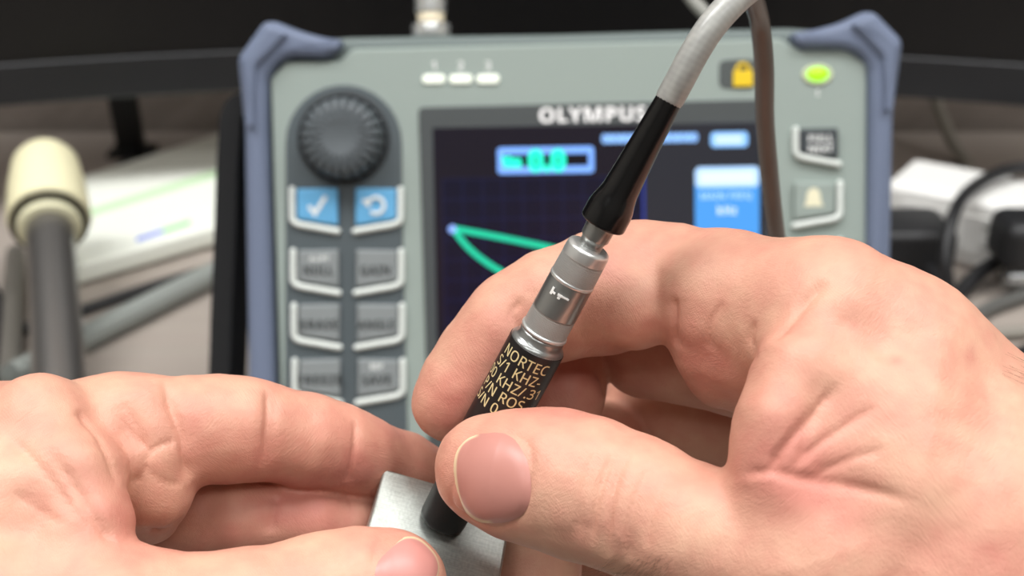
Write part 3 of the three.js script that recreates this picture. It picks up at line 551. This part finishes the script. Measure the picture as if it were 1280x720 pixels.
    const hm = mesh('hair', merge(hs), std(0x6b4d3a, 0.6), g); hm.userData.kind = 'stuff';
  }
  for (const nl of nails) {                                   // a nail is a thin curved plate laid on the finger
    const NU = 44, NV = 44, np = [], nc = [], ni = [], c0 = hit(F, nl.c[0], nl.c[1]), up = grad(F.f, c0);
    const U = nl.u, Vv = nl.v, top = [], bot = [];
    for (let j = 0; j <= NV; j++) for (let i = 0; i <= NU; i++) {
      let u = i / NU * 2 - 1, v = j / NV * 2 - 1; const k = 1 / Math.pow(Math.pow(Math.abs(u), 2.6) + Math.pow(Math.abs(v), 2.6), 1 / 2.6) * Math.max(Math.abs(u), Math.abs(v)); const uu = (u || v) ? u * k : 0, vv = (u || v) ? v * k : 0;
      const h = hit(F, nl.c[0] + U[0] * uu + Vv[0] * vv, nl.c[1] + U[1] * uu + Vv[1] * vv) ?? c0, n = grad(F.f, h), e = Math.max(Math.abs(u), Math.abs(v));
      const lift = 0.55 * (1 - Math.pow(e, 6)) - 0.2;
      const q = h.clone().addScaledVector(n, shift(h) * 0.25 + lift).lerp(h.clone().addScaledVector(up, 0.3), 0);
      top.push(q); np.push(q);
      const free = THREE.MathUtils.smoothstep(e, 0.87, 0.92) * THREE.MathUtils.smoothstep(uu, 0.1, 0.3);
      c.set(nl.color).lerp(C(0xe6cfa8), free); nc.push(c.r, c.g, c.b);
    }
    for (let j = 0; j < NV; j++) for (let i = 0; i < NU; i++) { const a = j * (NU + 1) + i, b = a + 1, d = a + NU + 1, e = d + 1; ni.push(a, b, e, a, e, d); }
    const arr = new Float32Array(np.length * 3); np.forEach((q, i) => { const z = q.clone().applyMatrix4(M).sub(g.position); arr.set([z.x, z.y, z.z], i * 3); });
    const ng = new THREE.BufferGeometry(); ng.setAttribute('position', new THREE.BufferAttribute(arr, 3)); ng.setAttribute('color', new THREE.BufferAttribute(new Float32Array(nc), 3)); ng.setIndex(ni); ng.computeVertexNormals();
    // face outward
    const tn = V().fromBufferAttribute(ng.attributes.normal, (NV / 2) * (NU + 1) + NU / 2); if (tn.dot(up.clone().transformDirection(CM)) < 0) { for (let i = 0; i < ni.length; i += 3) [ni[i], ni[i + 1]] = [ni[i + 1], ni[i]]; ng.setIndex(ni); ng.computeVertexNormals(); }
    mesh('thumbnail', ng, nailMat, g);
  }
  return F;
}
// ---- right hand
const rightGroups = [
  { k: 7, join: 1, chains: [
    [[1025, 400, 168, 100], [1100, 464, 168.5, 120], [1200, 566, 171, 128], [1345, 700, 176, 140], [1750, 890, 178, 165]],       // index metacarpal to forearm
    [[1075, 555, 163, 84], [1250, 690, 167, 145], [1345, 710, 172, 150]],                                // web muscle
    [[1120, 640, 157, 96], [1190, 690, 157, 120], [1300, 740, 163, 140]], [[1100, 560, 159, 86], [1210, 632, 161.5, 124], [1345, 715, 170, 150]], [[1015, 722, 157, 106], [1200, 790, 160, 145], [1345, 740, 172, 145]],                               // thumb ray
    [[1010, 470, 188, 94], [1330, 690, 188, 145]], [[1000, 545, 208, 90], [1330, 710, 200, 145]], [[990, 620, 226, 86], [1330, 740, 212, 135], [1750, 900, 196, 165]],
  ] },
  { k: 4, join: 4, chains: [[[1038, 408, 160, 48], [1003, 470, 157, 49], [980, 530, 155, 48], [972, 590, 154, 52], [1005, 680, 154, 84]], [[1003, 470, 157, 49], [1120, 520, 158, 84]], [[980, 540, 155, 48], [1110, 600, 155, 90]]] },  // web edge
  { k: 1.5, join: 3.2, chains: [[[565, 503, 187, 50], [580, 482, 187, 56], [608, 448, 187, 62], [636, 416, 186, 63], [655, 398, 186, 63], [690, 382, 186, 70], [750, 366, 187, 76], [800, 354, 186, 76], [842, 350, 183.5, 69], [900, 374, 178, 86], [1025, 400, 168, 95]]] },   // index
  { k: 2, join: 1.2, chains: [[[899, 428, 177.5, 62], [960, 440, 174, 72]], [[905, 468, 179, 44], [960, 470, 178, 62]]] },                                                                   // pad of its first segment
  { k: 2, join: 1.2, chains: [[[772, 370, 182.5, 66], [795, 378, 180.5, 60]]] },                                                                                                             // pad of its middle segment
  { k: 1.5, join: 0.8, chains: [[[672, 715, 196, 55], [676, 610, 198, 58], [690, 540, 199, 57], [704, 490, 199, 50], [716, 440, 202, 52]]] },                                                                   // middle finger beyond its bend
  { k: 1.5, join: 0.8, chains: [[[812, 430, 201, 69], [900, 438, 196, 74], [1000, 455, 190, 92]]] },                                                                                       // middle finger, first segment
  { k: 1.5, join: 0.8, chains: [[[735, 690, 214, 54], [735, 610, 216, 56], [757, 552, 216, 52]], [[826, 502, 221, 70], [985, 525, 212, 88]]] },                                               // ring
  { k: 1.5, join: 0.8, chains: [[[800, 690, 228, 48], [800, 620, 230, 50], [880, 556, 234, 60], [985, 600, 228, 82]]] },                                                                        // little
  { k: 1.5, join: 3.5, chains: [[[612, 586, 172, 69], [650, 593, 170, 80], [695, 600, 168, 87], [735, 612, 166.5, 88], [790, 632, 164, 86], [870, 668, 160, 84], [1015, 722, 157, 106]]] },       // thumb
];
const rightCreases = [
  { pts: [[842, 368], [842, 390], [843, 414], [845, 438]], w: 0.6, d: 0.9 },
  { pts: [[655, 372], [640, 392], [648, 410], [662, 420]], w: 0.50, d: 0.62 },
  { pts: [[945, 400], [938, 425], [946, 452]], w: 0.43, d: 0.62 }, { pts: [[905, 375], [888, 405], [890, 440]], w: 0.43, d: 0.44 },
  { pts: [[1035, 352], [1000, 388], [965, 432]], w: 0.72, d: 0.75 },
  { pts: [[905, 597], [960, 590], [1010, 600], [1080, 612], [1150, 630]], w: 0.65, d: 1.00 },
  { pts: [[958, 592], [980, 560], [1015, 520], [1050, 480]], w: 0.65, d: 1.00 }, { pts: [[985, 590], [1020, 560], [1060, 530], [1100, 505]], w: 0.58, d: 0.62 }, { pts: [[1015, 598], [1060, 575], [1110, 560]], w: 0.50, d: 0.50 }, { pts: [[1000, 575], [1010, 540], [1030, 510]], w: 0.43, d: 0.44 },
  { pts: [[770, 560], [752, 600], [742, 640], [738, 690]], w: 0.40, d: 0.80 }, { pts: [[790, 560], [768, 605], [760, 650], [758, 700]], w: 0.40, d: 0.73 }, { pts: [[752, 545], [734, 590], [724, 640], [722, 680]], w: 0.40, d: 0.42 }, { pts: [[815, 578], [795, 620], [785, 670], [788, 710]], w: 0.40, d: 0.56 }, { pts: [[835, 590], [815, 640], [808, 690]], w: 0.40, d: 0.37 },
  { pts: [[753, 445], [752, 470], [756, 498]], w: 0.50, d: 0.75 },
  { pts: [[612, 536], [580, 566], [564, 608], [567, 634], [580, 650], [606, 659], [634, 658], [654, 636], [662, 596], [662, 562], [644, 543]], w: 0.40, d: 0.45, closed: true },
  { pts: [[1230, 520], [1200, 600], [1190, 680]], w: 0.86, d: 0.08 }, { pts: [[1040, 400], [1080, 420], [1120, 460]], w: 1.01, d: 0.25 },
];
buildHand('hand', 'right hand pinching the black probe between thumb and index finger', rightGroups, rightCreases,
  [[1062, 330, 7, 0.6], [920, 460, 3, 0.3], [865, 420, 3, 0.3], [960, 510, 3.5, 0.4]],
  [[555, 500, 7, 0.5], [600, 430, 6, 0.3], [700, 520, 8, 0.35], [580, 580, 6, 0.25], [800, 390, 9, 0.25], [970, 575, 6, 0.7], [1010, 600, 6, 0.5], [880, 460, 8, 0.25], [1000, 420, 8, 0.2], [690, 480, 10, 0.5], [1212, 446, 1.2, 0.45], [1120, 450, 0.9, 0.6], [1250, 690, 2, 0.5], [1160, 390, 5, 0.3], [1235, 700, 6, 0.3]],
  [{ c: [614, 597], u: [-47, 6], v: [9, 59], color: 0xc08478 }], P(1345, 680, 176), [[765, 690, 850, 719, 70, -0.7, 0.7], [1250, 440, 1279, 470, 14, 0.9, 0.3]]);
// ---- left hand
const leftGroups = [
  { k: 6, join: 1, chains: [
    [[150, 548, 178, 82], [0, 606, 174, 116], [-160, 660, 172, 150], [-560, 800, 170, 170]],
    [[145, 785, 160, 94], [-40, 770, 162, 135], [-160, 700, 170, 150]],
    [[30, 640, 170, 95], [-120, 700, 170, 135]],
    [[140, 620, 196, 76], [-160, 690, 190, 150]], [[140, 680, 210, 76], [-160, 740, 200, 150], [-560, 850, 185, 165]], [[140, 740, 222, 76], [-160, 780, 214, 140]],
  ] },
  { k: 3, join: 3, chains: [[[50, 525, 169, 58], [90, 600, 165, 55], [106, 660, 162, 54], [100, 720, 160, 66]], [[90, 600, 165, 55], [-20, 640, 164, 95]]] },
  { k: 3, join: 1.2, chains: [[[176, 520, 176.5, 52], [186, 565, 175.5, 50], [190, 612, 177, 46], [186, 640, 181, 40]], [[168, 545, 177, 52], [160, 605, 181, 56]]] },
  { k: 1.5, join: 2, chains: [[[560, 614, 206, 42], [500, 590, 200, 48], [446, 567, 193.5, 49], [420, 559, 191, 53], [380, 549, 188, 58], [336, 540, 185, 58], [305, 537, 183, 63], [270, 536, 182, 66], [225, 540, 180, 67], [150, 548, 178, 78]]] },
  { k: 1.5, join: 1, chains: [[[505, 670, 200, 38], [432, 655, 195, 44], [385, 648, 192, 50], [344, 645, 191, 48], [300, 644, 190.5, 54], [250, 643, 191, 57], [140, 630, 196, 76]]] },
  { k: 1.5, join: 1, chains: [[[480, 740, 206, 40], [420, 720, 206, 44], [340, 712, 206, 54], [250, 708, 207, 60], [140, 690, 210, 76]]] },
  { k: 1.5, join: 1, chains: [[[440, 800, 214, 38], [340, 780, 220, 48], [250, 770, 222, 54], [140, 745, 222, 72]]] },
  { k: 1.5, join: 3.5, chains: [[[488, 732, 168, 71], [450, 738, 167, 76], [400, 748, 166, 78], [300, 770, 163, 80], [145, 785, 160, 94]]] },
];
const leftCreases = [
  { pts: [[332, 484], [336, 515], [333, 550], [328, 594]], w: 0.50, d: 0.81 }, { pts: [[342, 490], [343, 530], [338, 580]], w: 0.40, d: 0.31 },
  { pts: [[442, 522], [444, 550], [439, 585], [434, 606]], w: 0.43, d: 0.62 },
  { pts: [[203, 476], [215, 510], [228, 545], [232, 580], [236, 602]], w: 0.65, d: 1.12 },
  { pts: [[95, 510], [112, 530], [132, 565], [150, 612]], w: 0.65, d: 0.75 },
  { pts: [[140, 505], [165, 545], [185, 566], [172, 600], [152, 612]], w: 0.58, d: 0.75 }, { pts: [[185, 566], [205, 555], [222, 552]], w: 0.43, d: 0.50 }, { pts: [[150, 500], [170, 530], [182, 562]], w: 0.43, d: 0.38 }, { pts: [[178, 580], [200, 600], [228, 605]], w: 0.43, d: 0.38 },
  { pts: [[172, 676], [195, 665], [235, 640]], w: 0.50, d: 0.88 },
  { pts: [[346, 618], [342, 640], [338, 668]], w: 0.43, d: 0.56 },
  { pts: [[5, 540], [50, 585], [85, 630], [130, 680]], w: 0.58, d: 0.62 }, { pts: [[60, 560], [95, 610], [125, 655], [145, 682]], w: 0.65, d: 0.81 }, { pts: [[10, 610], [60, 645], [115, 675]], w: 0.50, d: 0.50 },
  { pts: [[335, 690], [340, 705], [342, 720]], w: 0.43, d: 0.19 }, { pts: [[380, 680], [385, 700], [388, 718]], w: 0.40, d: 0.19 },
  { pts: [[466, 716], [468, 694], [475, 678], [490, 670], [511, 671], [534, 688], [548, 706]], w: 0.40, d: 0.43 },
];
buildHand('hand', 'left hand holding the small aluminium block between thumb and fingers', leftGroups, leftCreases,
  [[205, 620, 5, 0.5], [165, 580, 3, 0.3], [115, 560, 4, 0.3]],
  [[480, 590, 9, 0.5], [145, 640, 6, 0.6], [330, 590, 8, 0.35], [420, 640, 9, 0.4], [300, 640, 10, 0.35], [520, 690, 7, 0.25], [190, 590, 6, 0.3], [380, 560, 9, 0.2]],
  [{ c: [509, 714], u: [30, -32], v: [26, 28], color: 0xc8887f }], P(-160, 700, 170));

renderer.render(scene, camera);
